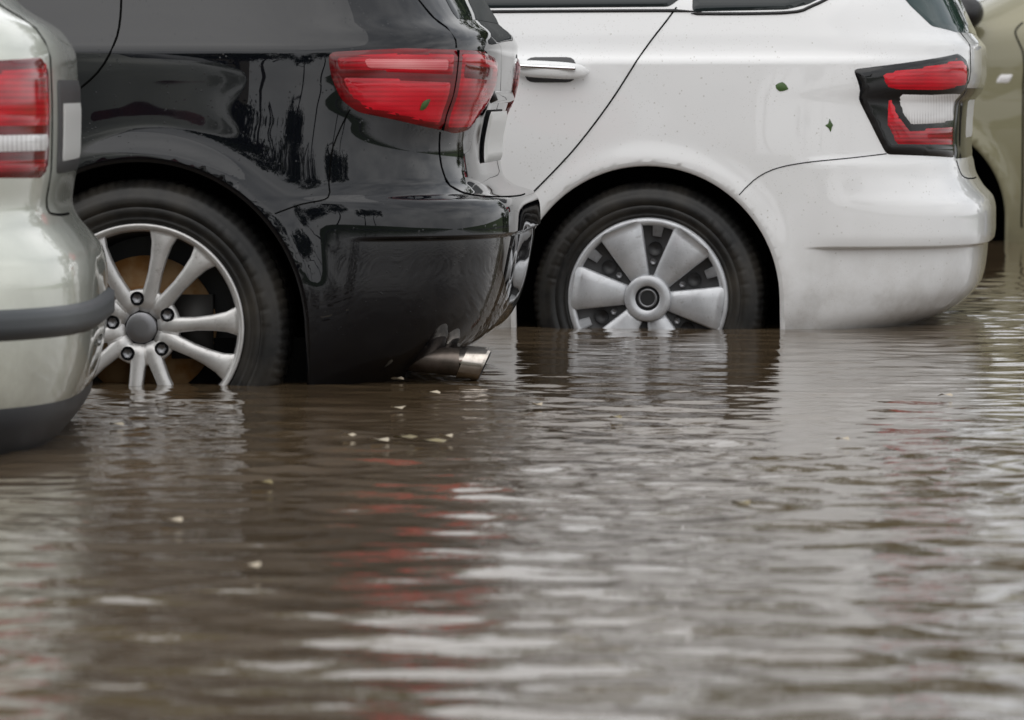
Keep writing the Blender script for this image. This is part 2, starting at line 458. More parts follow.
M['red_dark'] = lens('tail_lamp_dark_red', (0.08, 0.002, 0.004), (0.20, 0.003, 0.007), 30)
M['red_pink'] = lens('tail_lamp_pale_red', (0.6, 0.06, 0.08), (0.8, 0.3, 0.3), 60)
M['clear'] = lens('tail_lamp_clear', (0.50, 0.48, 0.48), (0.80, 0.79, 0.79), 45, 0, amp=.25)

M['p_black'] = paint('black_paint', (0.0035, 0.004, 0.006), 0.0, 0.3, (0.04, 0.036, 0.03), 0.25, -0.05, 0.2, spec=.0, wob=.07, drops=.35)
M['p_white'] = paint('white_paint', (0.79, 0.79, 0.79), 0.0, 0.35, (0.30, 0.27, 0.22), 0.7, -0.05, 0.26, speck=0.42, drops=.2, wob=.08)
M['p_silver'] = paint('silver_paint', (0.66, 0.68, 0.60), 0.35, 0.32, (0.2, 0.18, 0.14), 0.5, 0.0, 0.4, drops=.3)
M['p_beige'] = paint('beige_paint', (0.21, 0.195, 0.12), 0.2, 0.35, (0.12, 0.10, 0.065), 0.4, 0.0, 0.4, spec=.2)

def rings(*dense):
    base = [np.arange(-0.12, 0.93, 0.010), np.linspace(0.93, 1.12, 12), np.array([1.15, 1.17, 1.185, 1.197, 1.207, 1.214, 1.219, 1.222])]
    for lo, hi in dense: base.append(np.arange(lo, hi, .0025))
    z = np.unique(np.round(np.concatenate(base), 4)); keep = [z[0]]
    for v in z[1:]:
        if v-keep[-1] > .0018: keep.append(v)
    return np.array(keep)

def make_root(name, loc, theta):
    e = bpy.data.objects.new(name, None); COL.objects.link(e)
    e.location = (loc[0], loc[1], 0); e.rotation_euler = (0, 0, -math.radians(theta))
    return e

def front_prof():
    return [(-0.12, -3.2), (0.0, -3.36), (0.12, -3.42), (0.3, -3.42), (0.42, -3.36), (0.50, -3.22), (0.60, -2.85), (0.68, -2.45), (0.74, -2.2), (0.9, -1.95), (1.05, -1.68), (1.14, -1.45), (1.19, -1.3), (1.222, -1.22)]

def wheels(root, b, kind, R, Rr, yw, rot):
    for cx in (0.0, -b.wb):
        build_wheel(kind, R, Rr, M, root, (cx, -yw, b.cz), False, rot)
        build_wheel(kind, R, Rr, M, root, (cx, yw, b.cz), True, rot)
        b.arch(cx, b.lipmat, M['well'], root)

def mirror_box(root, x, y, z, matp):
    bpy.ops.mesh.primitive_uv_sphere_add(segments=24, ring_count=14, radius=1)
    o = bpy.context.object; o.name = 'door_mirror'; o.scale = (0.09, 0.12, 0.075); o.location = (x, y, z); o.parent = root
    o.data.materials.append(matp); bpy.ops.object.shade_smooth()

def floor(root, b):
    mb = MB(); mb.box(-3.0, 0.35, -0.5, 0.5, -0.09, 0.0, 0)
    mb.box(-2.0, 0.3, -0.55, 0.55, 0.0, 0.6, 0)
    mb.obj('underbody', [M['well']], root, False)

# ================================================================== BLACK HATCHBACK
blk = make_root('hatchback_car', (-0.749, 11.66), 4)
def ex_b(a, z):
    k = sstep((a-0.46)/0.12)
    o = -0.013*k*sstep((0.322-z)/0.007)*sstep((z-0.02)/0.1)
    return o
Wb = [(-0.12, .80), (0.0, .850), (0.1, .872), (0.22, .886), (0.34, .887), (0.45, .882), (0.55, .876), (0.65, .871), (0.70, .870), (0.73, .868), (0.75, .858), (0.80, .832), (0.88, .79), (0.95, .76), (1.05, .70), (1.12, .64), (1.17, .56), (1.2, .42), (1.215, .25), (1.222, .02)]
Rb = [(-0.12, .46), (0.0, .575), (0.035, .635), (0.07, .70), (0.11, .745), (0.17, .772), (0.25, .79), (0.32, .800), (0.37, .798), (0.397, .785), (0.415, .735), (0.44, .708), (0.50, .70), (0.58, .712), (0.64, .733), (0.70, .742), (0.745, .745), (0.77, .735), (0.80, .70), (0.86, .66), (1.0, .52), (1.1, .43), (1.15, .36), (1.2, .2), (1.222, .1)]
B = Body(Wb, Rb, front_prof(), 0.05, -1.2, 4.0, 5, (0, .125), 2.63, .372, 0.012, ex_b, .887)
B.lipmat = M['p_black']
B.build('body', M['p_black'], rings((.308, .33), (.385, .425)), blk)
wheels(blk, B, 'alloy', .325, .225, .862, math.radians(8))
floor(blk, B)
def mir(poly, b): return [(2*b.ac-a, z) for a, z in poly]
sh = lambda p, d: [(a+d, z) for a, z in p]
lamp = sh([(.415, .724), (.425, .672), (.455, .622), (.505, .594), (.70, .562), (.85, .546), (.95, .552), (1.06, .60), (1.135, .655), (1.105, .712), (.9, .729), (.6, .733)], .025)
lamp_up = sh([(.432, .714), (.442, .682), (.60, .678), (.757, .672), (.757, .720), (.60, .723)], .025)
lamp_lo = sh([(.446, .672), (.475, .628), (.52, .602), (.70, .572), (.757, .566), (.757, .664), (.6, .669)], .025)
lamp_t = sh([(.785, .722), (.785, .560), (.85, .556), (.94, .561), (1.05, .608), (1.115, .658), (1.085, .702), (.9, .722)], .025)
lamp_p = sh([(.50, .709), (.51, .690), (.73, .686), (.73, .709)], .025)
lamp_q = sh([(.80, .70), (.80, .67), (1.0, .665), (1.02, .69)], .025)
for f in (lambda p: p, lambda p: mir(p, B)):
    patch('tail_lamp_housing', B, f(lamp), M['red_dark'], blk, .007, edge=.012, r=.02)
    patch('tail_lamp_red', B, f(lamp_up), M['red'], blk, .003, .0065, r=.01)
    patch('tail_lamp_red', B, f(lamp_lo), M['red'], blk, .003, .0065, r=.016)
    patch('tail_lamp_red', B, f(lamp_t), M['red'], blk, .003, .0065, r=.016)
    patch('tail_lamp_band', B, f(lamp_p), M['red_pink'], blk, .002, .0095, r=.008)
    patch('tail_lamp_band', B, f(lamp_q), M['red_dark'], blk, .001, .0097, r=.01)
seam('lamp_gap', B, [(.796, .73), (.796, .554)], M['gap'], blk, .003, .006)
seam('tailgate_gap', B, [(.796, .55), (.805, .5), (.82, .45), (.85, .418), (.95, .405), (1.3, .40), (B.ac, .40)], M['gap'], blk, .0022)
seam('tailgate_gap', B, [(.796, .735), (.785, .78), (.74, .86)], M['gap'], blk, .0022)
seam('door_gap', B, [(-.05, .90), (-.045, .80), (-.055, .74), (-.09, .68), (-.16, .62), (-.24, .55)], M['gap'], blk, .0026)
seam('bumper_gap', B, [(.30, .375), (.36, .395), (.44, .41), (.465, .44), (.48, .52), (.51, .60)], M['gap'], blk, .0018)
patch('number_plate', B, [(B.ac-.26, .475), (B.ac+.26, .475), (B.ac+.26, .595), (B.ac-.26, .595)], M['plate'], blk, .006, .006, edge=.004)
patch('tailgate_handle', B, [(B.ac-.3, .612), (B.ac+.3, .612), (B.ac+.3, .64), (B.ac-.3, .64)], M['p_black'], blk, .012, edge=.01, r=.012)
patch('rear_window', B, [(.90, .80), (2*B.ac-.90, .80), (2*B.ac-.9, 1.1), (.9, 1.1)], M['glass'], blk, .003)
patch('side_window', B, [(-1.0, .88), (.05, .89), (.3, .93), (.1, 1.06), (-.2, 1.1), (-.98, 1.12)], M['glass'], blk, .003)
patch('side_window', B, [(-2.0, .86), (-1.06, .88), (-1.04, 1.12), (-1.4, 1.1), (-1.7, 1.0)], M['glass'], blk, .003)
mb = MB()
def pipe(mb, x0, x1, y, z, r, seg=40):
    # tail pipe: tube, rolled bright lip, dark bore; rear end cut slightly aslant
    prof = [(x0, r*.93, 0), (x1-.055, r*.93, 0), (x1-.050, r, 2), (x1-.006, r*1.03, 2), (x1, r*1.0, 2), (x1, r*.88, 1), (x1-.08, r*.82, 1), (x1-.08, 0, 1)]
    V = []
    for i in range(seg):
        t = 2*math.pi*i/seg
        for q, (x, rr, _) in enumerate(prof): V.append((x+(.014*math.sin(t) if q > 1 else 0), y+rr*math.cos(t), z+rr*math.sin(t)-.10*(x-x0)))
    k = len(prof)
    for q in range(k-1):
        F = [(i*k+q, ((i+1) % seg)*k+q, ((i+1) % seg)*k+q+1, i*k+q+1) for i in range(seg)]
        o = len(mb.V)
        mb.add(V, F, prof[q+1][2])
pipe(mb, .36, .735, -.635, .072, .033)
pipe(mb, .36, .725, -.555, .072, .033)
M['exhaust'] = rimm('exhaust_steel', (0.16, 0.13, 0.11), 0.35, 0.8, .4)
M['exhaust_lip'] = rimm('exhaust_lip', (0.55, 0.50, 0.45), 0.2, 1.0, .6)
mb.obj('exhaust_pipe', [M['exhaust'], M['pocket'], M['exhaust_lip']], blk)
mb = MB()
V = []; F = []
n = 40
for i in range(n+1):
    t = -math.pi/2+math.pi*i/n
    for (rx, ry, z) in ((.56, .78, .10), (.54, .76, .0), (.48, .72, -.06)):
        V.append((rx*max(math.cos(t), 0)**.5, -ry*(abs(math.sin(t))**.5)*(-1 if t > 0 else 1), z))
for i in range(n):
    for j in range(2): F.append((i*3+j, (i+1)*3+j, (i+1)*3+j+1, i*3+j+1))
mb.add(V, F, 0)
mb.obj('rear_valance', [M['well']], blk)
mirror_box(blk, -1.75, -.95, .83, M['p_black'])

# ================================================================== WHITE STATION WAGON
wht = make_root('station_wagon_car', (.468, 14.217), 7)
def ex_w(a, z):
    k = sstep((a-0.42)/0.1)
    o = -0.016*k*sstep((0.222-z)/0.006)*sstep((z+.05)/.15)
    o = o+0.006*k*sstep((.47-z)/.03)*sstep((z-.2)/.05)
    return o
Ww = [(-0.12, .78), (0.0, .828), (0.05, .845), (0.12, .856), (0.3, .864), (0.45, .866), (0.6, .862), (0.70, .858), (0.72, .857), (0.735, .848), (0.80, .835), (0.87, .82), (0.95, .79), (1.05, .73), (1.12, .67), (1.17, .6), (1.2, .45), (1.215, .25), (1.222, .02)]
Rw = [(-0.12, .50), (-0.03, .64), (0.0, .72), (0.03, .80), (0.06, .85), (0.10, .885), (0.16, .898), (0.22, .902), (0.30, .902), (0.335, .895), (0.37, .865), (0.42, .84), (0.5, .832), (0.61, .838), (0.65, .87), (0.70, .880), (0.76, .878), (0.80, .85), (0.9, .80), (1.0, .74), (1.1, .68), (1.15, .64), (1.2, .4), (1.222, .2)]
Wc = Body(Ww, Rw, [(z, x+.1) for z, x in front_prof()], 0.10, -1.1, 4.0, 5, (0, .082), 2.47, .368, 0.008, ex_w, .864)
Wc.lipmat = M['p_white']
Wc.build('body', M['p_white'], rings((.21, .23)), wht)
wheels(wht, Wc, 'cover', .315, .212, .835, math.radians(-8))
floor(wht, Wc)
lw = [(.565, .698), (.94, .742), (1.0, .724), (1.035, .62), (1.035, .458), (.70, .470), (.645, .56), (.60, .63)]
lw_up = [(.635, .690), (.935, .728), (.985, .710), (1.0, .655), (.83, .642), (.705, .642), (.665, .650)]
lw_mid = [(.715, .636), (.83, .636), (1.0, .648), (1.015, .556), (.78, .546), (.745, .578)]
lw_lo = [(.690, .628), (.708, .620), (.735, .575), (.772, .539), (1.015, .548), (1.015, .488), (.725, .495), (.695, .55)]
for f in (lambda p: p, lambda p: mir(p, Wc)):
    patch('tail_lamp_housing', Wc, f(lw), M['gloss_black'], wht, .008, edge=.012, r=.014)
    patch('tail_lamp_red', Wc, f(lw_up), M['red'], wht, .003, .0075, r=.008)
    patch('tail_lamp_clear', Wc, f(lw_mid), M['clear'], wht, .003, .0075, r=.008)
    patch('tail_lamp_red', Wc, f(lw_lo), M['red'], wht, .0028, .0072, r=.008)
patch('tailgate_trim', Wc, [(1.045, .648), (2*Wc.ac-1.045, .648), (2*Wc.ac-1.045, .455), (1.045, .455)], M['gloss_black'], wht, .004)
patch('number_plate', Wc, [(Wc.ac-.26, .51), (Wc.ac+.26, .51), (Wc.ac+.26, .62), (Wc.ac-.26, .62)], M['plate'], wht, .002, .0045)
seam('tailgate_gap', Wc, [(1.045, .80), (1.045, .66)], M['gap'], wht, .002)
seam('tailgate_gap', Wc, [(1.05, .45), (1.07, .42), (1.15, .40), (Wc.ac, .395)], M['gap'], wht, .002)
seam('bumper_gap', Wc, [(.255, .362), (.30, .40), (.36, .43), (.45, .448), (.6, .462), (.70, .472)], M['gap'], wht, .0016)
seam('door_gap', Wc, [(.075, .865), (.05, .83), (-.01, .75), (-.10, .61), (-.20, .48), (-.31, .365)], M['gap'], wht, .0024)
patch('side_window', Wc, [(-1.0, .86), (.055, .866), (.10, .9), (.10, 1.1), (-1.0, 1.12)], M['glass'], wht, .003)
patch('side_window', Wc, [(.12, .853), (.40, .858), (.47, .872), (.56, .91), (.62, 1.0), (.55, 1.08), (.12, 1.1)], M['glass'], wht, .003)
patch('side_window', Wc, [(-1.95, .84), (-1.06, .86), (-1.05, 1.12), (-1.4, 1.1), (-1.65, 1.0)], M['glass'], wht, .003)
seam('window_trim', Wc, [(-1.95, .835), (-1.0, .85), (.07, .856), (.12, .848), (.40, .85), (.48, .868), (.56, .90)], M['plastic'], wht, .005)
patch('rear_window', Wc, [(.74, .96), (.80, .87), (.86, .815), (1.0, .80), (2*Wc.ac-1.0, .80), (2*Wc.ac-.86, .815), (2*Wc.ac-.76, .95), (2*Wc.ac-.8, 1.12), (.8, 1.12)], M['rglass'], wht, .003)
def handle(root, b, a0, z0, mat, trim):
    ys = float(b.S(a0, z0)[1])
    patch('handle_recess', b, [(a0-.07, z0-.034), (a0+.07, z0-.034), (a0+.07, z0+.034), (a0-.07, z0+.034)], trim, root, .0015, r=.028)
    mb = MB(); n = 24; sec = 12
    V = []; F = []
    for i in range(n+1):
        t = i/n; x = a0-.105+.21*t
        k = (1-abs(2*t-1)**4)**0.5 if 0 < t < 1 else 0.02
        out = .006+.03*math.sin(math.pi*t)**0.5
        for j in range(sec):
            q = 2*math.pi*j/sec
            V.append((x, ys-out-0.010*math.cos(q)*k, z0-.006*(2*t-1)+(.023*math.sin(q))*k))
    for i in range(n):
        for j in range(sec): F.append((i*sec+j, i*sec+(j+1) % sec, (i+1)*sec+(j+1) % sec, (i+1)*sec+j))
    mb.add(V, F, 0)
    mb.obj('door_handle', [mat], root)
handle(wht, Wc, -.262, .697, M['p_white'], M['pocket_grey'])
seam('handle_trim', Wc, [(-.345, .706), (-.19, .698)], M['chrome'], wht, .006, .043)
mirror_box(wht, -1.65, -.93, .84, M['p_white'])
def leafm(name, c):
    m, nt, b = new_mat(name); n = nz(nt, 40, 3)
    r = ramp(nt, n.outputs[0], [(0.3, tuple(x*.6 for x in c)), (0.7, c)])
    nt.links.new(r.outputs[0], b.inputs['Base Color']); b.inputs['Roughness'].default_value = .4
    return m
M['leaf_g'] = leafm('wet_leaf_green', (.06, .12, .03)); M['leaf_b'] = leafm('wet_leaf_brown', (.22, .17, .06))
def stuck(b, root, a, z, s, rot, mat, p=None, base=.001):
    p = p or [(-1, .1), (-.6, .5), (-.1, .75), (.5, .5), (1.1, -.05), (.5, -.45), (-.1, -.6), (-.7, -.35)]
    c, q = math.cos(rot), math.sin(rot)
    patch('stuck_leaf', b, [(a+s*(x*c-y*q), z+s*(x*q+y*c)) for x, y in p], mat, root, .0015, base, .004, .006, .003)
stuck(Wc, wht, .372, .650, .019, -.2, M['leaf_g'])
stuck(Wc, wht, .528, .548, .019, 1.7, M['leaf_g'], [(-1, 0), (-.3, .3), (.1, .8), (.3, .25), (1, 0), (.3, -.3), (0, -.5), (-.3, -.25)])
stuck(B, blk, .70, .612, .016, .9, M['leaf_g'], base=.0105)

# ================================================================== SILVER CAR (nearest)
slv = make_root('parked_car', (-1.618, 9.31), -1.5)
Ws = [(-0.12, .79), (0.0, .82), (0.1, .835), (0.2, .85), (0.3, .855), (0.36, .85), (0.40, .835), (0.5, .84), (0.62, .845), (0.70, .835), (0.76, .81), (0.82, .79), (0.9, .77), (1.05, .70), (1.12, .64), (1.17, .56), (1.2, .42), (1.215, .25), (1.222, .02)]
Rs = [(-0.12, .62), (0.0, .76), (0.05, .80), (0.085, .818), (0.10, .825), (0.16, .840), (0.21, .846), (0.29, .847), (0.335, .84), (0.37, .815), (0.40, .79), (0.43, .78), (0.50, .79), (0.6, .793), (0.70, .79), (0.75, .765), (0.8, .69), (0.9, .6), (1.05, .45), (1.12, .38), (1.17, .3), (1.2, .2), (1.222, .1)]
Sc = Body(Ws, Rs, front_prof(), 0.10, -1.2, 3.5, 5, (0, .1), 2.55, .36, 0.01, None, .85)
Sc.lipmat = M['p_silver']
Sc.build('body', M['p_silver'], rings(), slv)
wheels(slv, Sc, 'cover', .305, .2, .825, .3)
floor(slv, Sc)
ls = [(.60, .67), (.72, .69), (1.02, .70), (1.06, .68), (1.055, .50), (1.02, .485), (.68, .49), (.62, .53)]
for f in (lambda p: p, lambda p: mir(p, Sc)):
    patch('tail_lamp_housing', Sc, f(ls), M['red_dark'], slv, .005, edge=.012, r=.02)
    patch('tail_lamp_red', Sc, f([(.64, .665), (1.04, .69), (1.043, .575), (.64, .575)]), M['red'], slv, .003, .0045)
    patch('tail_lamp_band', Sc, f([(.65, .568), (1.04, .568), (1.04, .53), (.65, .53)]), M['clear'], slv, .003, .0045)
    patch('tail_lamp_red', Sc, f([(.66, .524), (1.04, .524), (1.03, .495), (.69, .497)]), M['red'], slv, .003, .0045)
patch('number_plate_recess', Sc, [(Sc.ac-.32, .49), (Sc.ac+.32, .49), (Sc.ac+.32, .66), (Sc.ac-.32, .66)], M['plastic'], slv, .003, r=.02)
patch('number_plate', Sc, [(Sc.ac-.26, .51), (Sc.ac+.26, .51), (Sc.ac+.26, .62), (Sc.ac-.26, .62)], M['plate'], slv, .002, .0032)
patch('bumper_strip', Sc, [(.42, .26), (.42, .205), (2*Sc.ac-.42, .205), (2*Sc.ac-.42, .26)], pmat('grey_rubber', (.045, .05, .055), .4), slv, .014, edge=.012, res=.012, r=.02)
patch('bumper_lower', Sc, [(.38, .085), (.38, -.11), (2*Sc.ac-.38, -.11), (2*Sc.ac-.38, .085)], pmat('dark_bumper', (.022, .024, .028), .4), slv, .006, edge=.012, res=.016)
seam('boot_gap', Sc, [(1.09, .80), (1.09, .7), (1.095, .5), (1.105, .43), (1.2, .415), (Sc.ac, .41)], M['gap'], slv, .0025)
patch('rear_window', Sc, [(.86, .82), (2*Sc.ac-.86, .82), (2*Sc.ac-.9, 1.1), (.9, 1.1)], M['glass'], slv, .003)
patch('side_window', Sc, [(-1.0, .82), (.1, .84), (.2, .95), (.05, 1.08), (-.98, 1.12)], M['glass'], slv, .003)
patch('side_window', Sc, [(-2.0, .81), (-1.06, .82), (-1.04, 1.12), (-1.4, 1.1), (-1.7, 1.0)], M['glass'], slv, .003)

# ================================================================== BEIGE CAR (far)
bg = make_root('parked_car.001', (1.70+2.6+.03, 21.0+.86), 3)
Wg = [(-0.12, .80), (0.0, .83), (0.2, .86), (0.5, .875), (0.75, .87), (0.85, .862), (0.98, .83), (1.1, .77), (1.25, .70), (1.35, .6), (1.38, .4), (1.395, .2), (1.40, .02)]
Rg = [(-0.12, .6), (0.1, .8), (0.3, .83), (0.6, .8), (0.95, .74), (1.2, .6), (1.35, .45), (1.40, .2)]
Fg = [(-0.12, -3.2), (0.1, -3.4), (0.35, -3.42), (0.55, -3.38), (0.75, -3.2), (0.88, -2.85), (0.97, -2.45), (1.1, -2.15), (1.28, -1.65), (1.36, -1.4), (1.40, -1.25)]
G = Body(Wg, Rg, Fg, 0.1, -1.2, 3.5, 6, (0, .1), 2.6, .42, .012, None, .87)
G.lipmat = M['p_beige']
ZG = np.unique(np.concatenate([np.arange(-.12, 1.3, .02), np.linspace(1.3, 1.4, 12)]))
G.build('body', M['p_beige'], ZG, bg)
wheels(bg, G, 'cover', .32, .2, .82, .2)
floor(bg, G)
patch('side_window', G, [(-2.2, 1.0), (-1.06, .99), (-1.04, 1.28), (-1.35, 1.27), (-1.7, 1.15)], M['glass'], bg, .003)
patch('side_window', G, [(-1.0, .99), (0.2, 1.0), (.2, 1.2), (0, 1.28), (-1.0, 1.28)], M['glass'], bg, .003)
gx_ = lambda x, z: (G.a_of_x(x, z), z)
seam('door_gap', G, [gx_(-2.12, z) for z in (.93, .8, .65, .5, .35, .2, .06)], M['gap'], bg, .004)
seam('door_gap', G, [(-1.02, .98), (-1.02, .1)], M['gap'], bg, .004)
am = G.a_of_x(-2.20, .69)
patch('side_marker', G, [(am-.03, .675), (am+.03, .675), (am+.03, .71), (am-.03, .71)], M['clear'], bg, .006, r=.01)
mirror_box(bg, -2.38, -.93, .97, M['plastic'])

# ------------------------------------------------------------------ water
def axis(lo, hi, step, far, g=1.12):
    c = list(np.arange(lo, hi+1e-9, step)); s = step; v = hi
    while v < far[1]: s *= g; v += s; c.append(v)
    s = step; v = lo; pre = []
    while v > far[0]: s *= g; v -= s; pre.append(v)
    return np.array(pre[::-1]+c)
X = axis(-3.2, 3.6, .020, (-400, 400)); Y = axis(3.6, 17, .012, (-300, 500))
XX, YY = np.meshgrid(X, Y)
rng = np.random.RandomState(23)
H = np.zeros_like(XX)
fade = sstep((XX+9)/5)*sstep((10-XX)/5)*sstep((YY+3)/5)*sstep((26-YY)/6)
WX = XX+.07*np.sin(YY*2.3+1)+.04*np.sin(XX*5.3+YY*1.7); WY = YY+.07*np.sin(XX*2.9)+.03*np.sin(XX*8.1+YY*2.3+2)
for i in range(120):
    lam = math.exp(rng.uniform(math.log(.05), math.log(.34)))
    ang = rng.normal(math.pi/2, .7)
    k = 2*math.pi/lam; sl = .0078*(lam/.2)**0.2
    ph = rng.uniform(0, 6.28)
    # each train of ripples comes and goes in its own patches
    ea = rng.uniform(0, 6.28); ek = rng.uniform(1.2, 4.5); ep = rng.uniform(0, 6.28, 2)
    env = .35+1.0*(.5+.5*np.sin(ek*(XX*math.cos(ea)+YY*math.sin(ea))+ep[0]))*(.5+.5*np.sin(.7*ek*(-XX*math.sin(ea)+YY*math.cos(ea))+ep[1]))
    H += env*1.25*(sl/k)*np.sin(k*(WX*math.cos(ang)+WY*math.sin(ang))+ph)
for cx, cy, lam, sl in ((2.6, 8.0, .17, .013), (-2.4, 6.2, .19, .013), (.5, 3.0, .22, .011)):
    r = np.hypot(XX-cx, YY-cy)+.3
    H += (sl/(2*math.pi/lam))*np.sin(2*math.pi*r/lam)*np.exp(-r/4)
gust = 1+.35*np.sin(XX*1.3+.6*np.sin(YY*.8)+.5)*np.sin(YY*.9+1.1*np.sin(XX*.7))
amp = (.80+.32*sstep((11.5-YY)/4))*gust
H *= fade*amp
H += .2*np.abs(H)*H/.012
idx = np.arange(XX.size).reshape(XX.shape)
Fw = np.stack([idx[:-1, :-1], idx[:-1, 1:], idx[1:, 1:], idx[1:, :-1]], -1).reshape(-1, 4)
def watermat():
    m, nt, b = new_mat('muddy_water')
    n = nz(nt, .8, 5)
    r = ramp(nt, n.outputs[0], [(0.35, (.080, .055, .031)), (0.7, (.112, .080, .049))])
    nt.links.new(r.outputs[0], b.inputs['Base Color'])
    b.inputs['Roughness'].default_value = .015; b.inputs['IOR'].default_value = 1.333
    n1 = nz(nt, 1, 4, .55, vec_scale=(10, 22, 10))
    bump(nt, b, n1.outputs[0], .2, .004)
    return m
mesh_obj('flood_water', np.stack([XX, YY, H], -1).reshape(-1, 3), Fw.tolist(), watermat())

mb = MB()
spots = [(-.2, 9.05, .014), (-.23, 9.9, .012), (-.17, 10.4, .014), (-.4, 8.0, .012), (.9, 10.3, .010), (-.75, 9.4, .010), (.2, 9.6, .008), (-.12, 9.08, .010), (-.3, 9.1, .008), (1.1, 9.2, .007), (-.9, 9.9, .008), (-.25, 10.9, .009),
         (-.15, 8.95, .018), (-.24, 8.98, .013), (.05, 10.0, .008), (1.3, 11.2, .012), (.6, 9.0, .009), (-.5, 7.3, .011), (.35, 7.6, .010), (1.0, 7.2, .010), (-.35, 6.6, .010)]
for i, (x, y, s) in enumerate(spots):
    a = rng.uniform(-.5, .5); V = []
    for t in range(8):
        q = t/8*6.28; rr = s*rng.uniform(.6, 1.1)
        px_ = rr*1.9*math.cos(q); py = rr*math.sin(q)
        V.append((x+px_*math.cos(a)-py*math.sin(a), y+px_*math.sin(a)+py*math.cos(a), .010+.003*math.sin(q*2)))
    mb.add(V, [tuple(range(8))], 0 if i % 3 else 1)
mb.obj('floating_debris', [M['debris'], M['leaf_b']], None, False)

# ------------------------------------------------------------------ ground
def gh(x, y):
    return -.235 + 1.1*sstep((y-34)/8) + 1.1*sstep((-18-y)/8) + .03*np.sin(x*.3)*np.sin(y*.27)*.5
gx = axis(-30, 30, 1.5, (-600, 600), 1.3); gy = axis(-30, 50, 1.0, (-600, 700), 1.3)
GX, GY = np.meshgrid(gx, gy); GZ = gh(GX, GY)
idx = np.arange(GX.size).reshape(GX.shape)
Fg_ = np.stack([idx[:-1, :-1], idx[:-1, 1:], idx[1:, 1:], idx[1:, :-1]], -1).reshape(-1, 4)
def groundmat():
    m, nt, b = new_mat('ground_asphalt_grass')
    tc = nt.nodes.new('ShaderNodeTexCoord'); sep = nt.nodes.new('ShaderNodeSeparateXYZ'); nt.links.new(tc.outputs['Object'], sep.inputs[0])
    mr = nt.nodes.new('ShaderNodeMapRange'); mr.inputs[1].default_value = .02; mr.inputs[2].default_value = .12; nt.links.new(sep.outputs[2], mr.inputs[0])
    n = nz(nt, 3, 8); g = ramp(nt, n.outputs[0], [(0.3, (.03, .06, .015)), (0.7, (.08, .11, .03))])
    n2 = nz(nt, 30, 4); a = ramp(nt, n2.outputs[0], [(0.3, (.035, .035, .035)), (0.7, (.06, .06, .06))])
    mx = nt.nodes.new('ShaderNodeMix'); mx.data_type = 'RGBA'
    nt.links.new(mr.outputs[0], mx.inputs[0]); nt.links.new(a.outputs[0], mx.inputs[6]); nt.links.new(g.outputs[0], mx.inputs[7])
    nt.links.new(mx.outputs[2], b.inputs['Base Color']); b.inputs['Roughness'].default_value = .85
    return m
mesh_obj('ground', np.stack([GX, GY, GZ], -1).reshape(-1, 3), Fg_.tolist(), groundmat())

# ------------------------------------------------------------------ trees
def barkm():
    m, nt, b = new_mat('bark'); n = nz(nt, 8, 6, vec_scale=(1, 1, .2))
    r = ramp(nt, n.outputs[0], [(0.3, (.04, .03, .02)), (0.7, (.13, .10, .075))]); nt.links.new(r.outputs[0], b.inputs['Base Color']); b.inputs['Roughness'].default_value = .9
    bump(nt, b, n.outputs[0], .8, .03); return m
def folm():
    m, nt, b = new_mat('foliage'); n = nz(nt, .7, 4)
    r = ramp(nt, n.outputs[0], [(0.3, (.03, .05, .012)), (0.7, (.09, .12, .03))]); nt.links.new(r.outputs[0], b.inputs['Base Color']); b.inputs['Roughness'].default_value = .55
    return m
bark, fol = barkm(), folm()
def leaf_clump(r, c, n, sd, s0, s1, V, F):
    P = np.array(c)+r.normal(0, 1, (n, 3))*np.array(sd)
    for p in P:
        u = r.normal(0, 1, 3); u /= np.linalg.norm(u); w = np.cross(u, r.normal(0, 1, 3)); w /= np.linalg.norm(w); s = r.uniform(s0, s1)
        k = len(V); V += [p-u*s, p+w*s*.6, p+u*s, p-w*s*.6]; F.append((k, k+1, k+2, k+3))
def tree_mesh(seed, Ht):
    r = np.random.RandomState(seed); mb = MB()
    def limb(p0, p1, r0, r1, n=6, seg=8):
        p0 = np.array(p0, float); p1 = np.array(p1, float); V = []
        bend = r.normal(0, .12, 3)*np.linalg.norm(p1-p0)
        d = (p1-p0)/np.linalg.norm(p1-p0); u = np.cross(d, [0.3, 1, .1]); u /= np.linalg.norm(u); w = np.cross(d, u)
        for i in range(n+1):
            t = i/n; c = p0+(p1-p0)*t+bend*math.sin(math.pi*t); rr = r0+(r1-r0)*t
            for j in range(seg):
                q = 6.2832*j/seg; V.append(c+rr*(u*math.cos(q)+w*math.sin(q)))
        F = [(i*seg+j, i*seg+(j+1) % seg, (i+1)*seg+(j+1) % seg, (i+1)*seg+j) for i in range(n) for j in range(seg)]
        mb.add(V, F, 0)
    limb((0, 0, -.3), (0.1, 0, Ht*.62), .22, .09)
    cents = []
    for i in range(12):
        a = r.uniform(0, 6.28); z0 = Ht*r.uniform(.28, .6); L = Ht*r.uniform(.2, .36)
        e = (L*math.cos(a), L*math.sin(a), z0+L*r.uniform(.3, 1.1)); limb((0.05, 0, z0), e, .08, .02, 5, 6); cents.append(e)
    for i in range(48):
        a = r.uniform(0, 6.28); ph = r.uniform(-.6, 1.5); R = Ht*.34*r.uniform(.5, 1.05)
        cents.append((R*math.cos(a)*math.cos(ph), R*math.sin(a)*math.cos(ph), Ht*.64+R*math.sin(ph)*1.05))
    V = []; F = []
    for c in cents:
        cr = Ht*r.uniform(.05, .1)*.55
        leaf_clump(r, c, 110, (cr, cr, cr), .08, .16, V, F)
    mb.add(V, F, 1)
    me = bpy.data.meshes.new('tree'); me.from_pydata([tuple(map(float, v)) for v in mb.V], [], mb.F)
    me.materials.append(bark); me.materials.append(fol); me.polygons.foreach_set('material_index', mb.M); return me
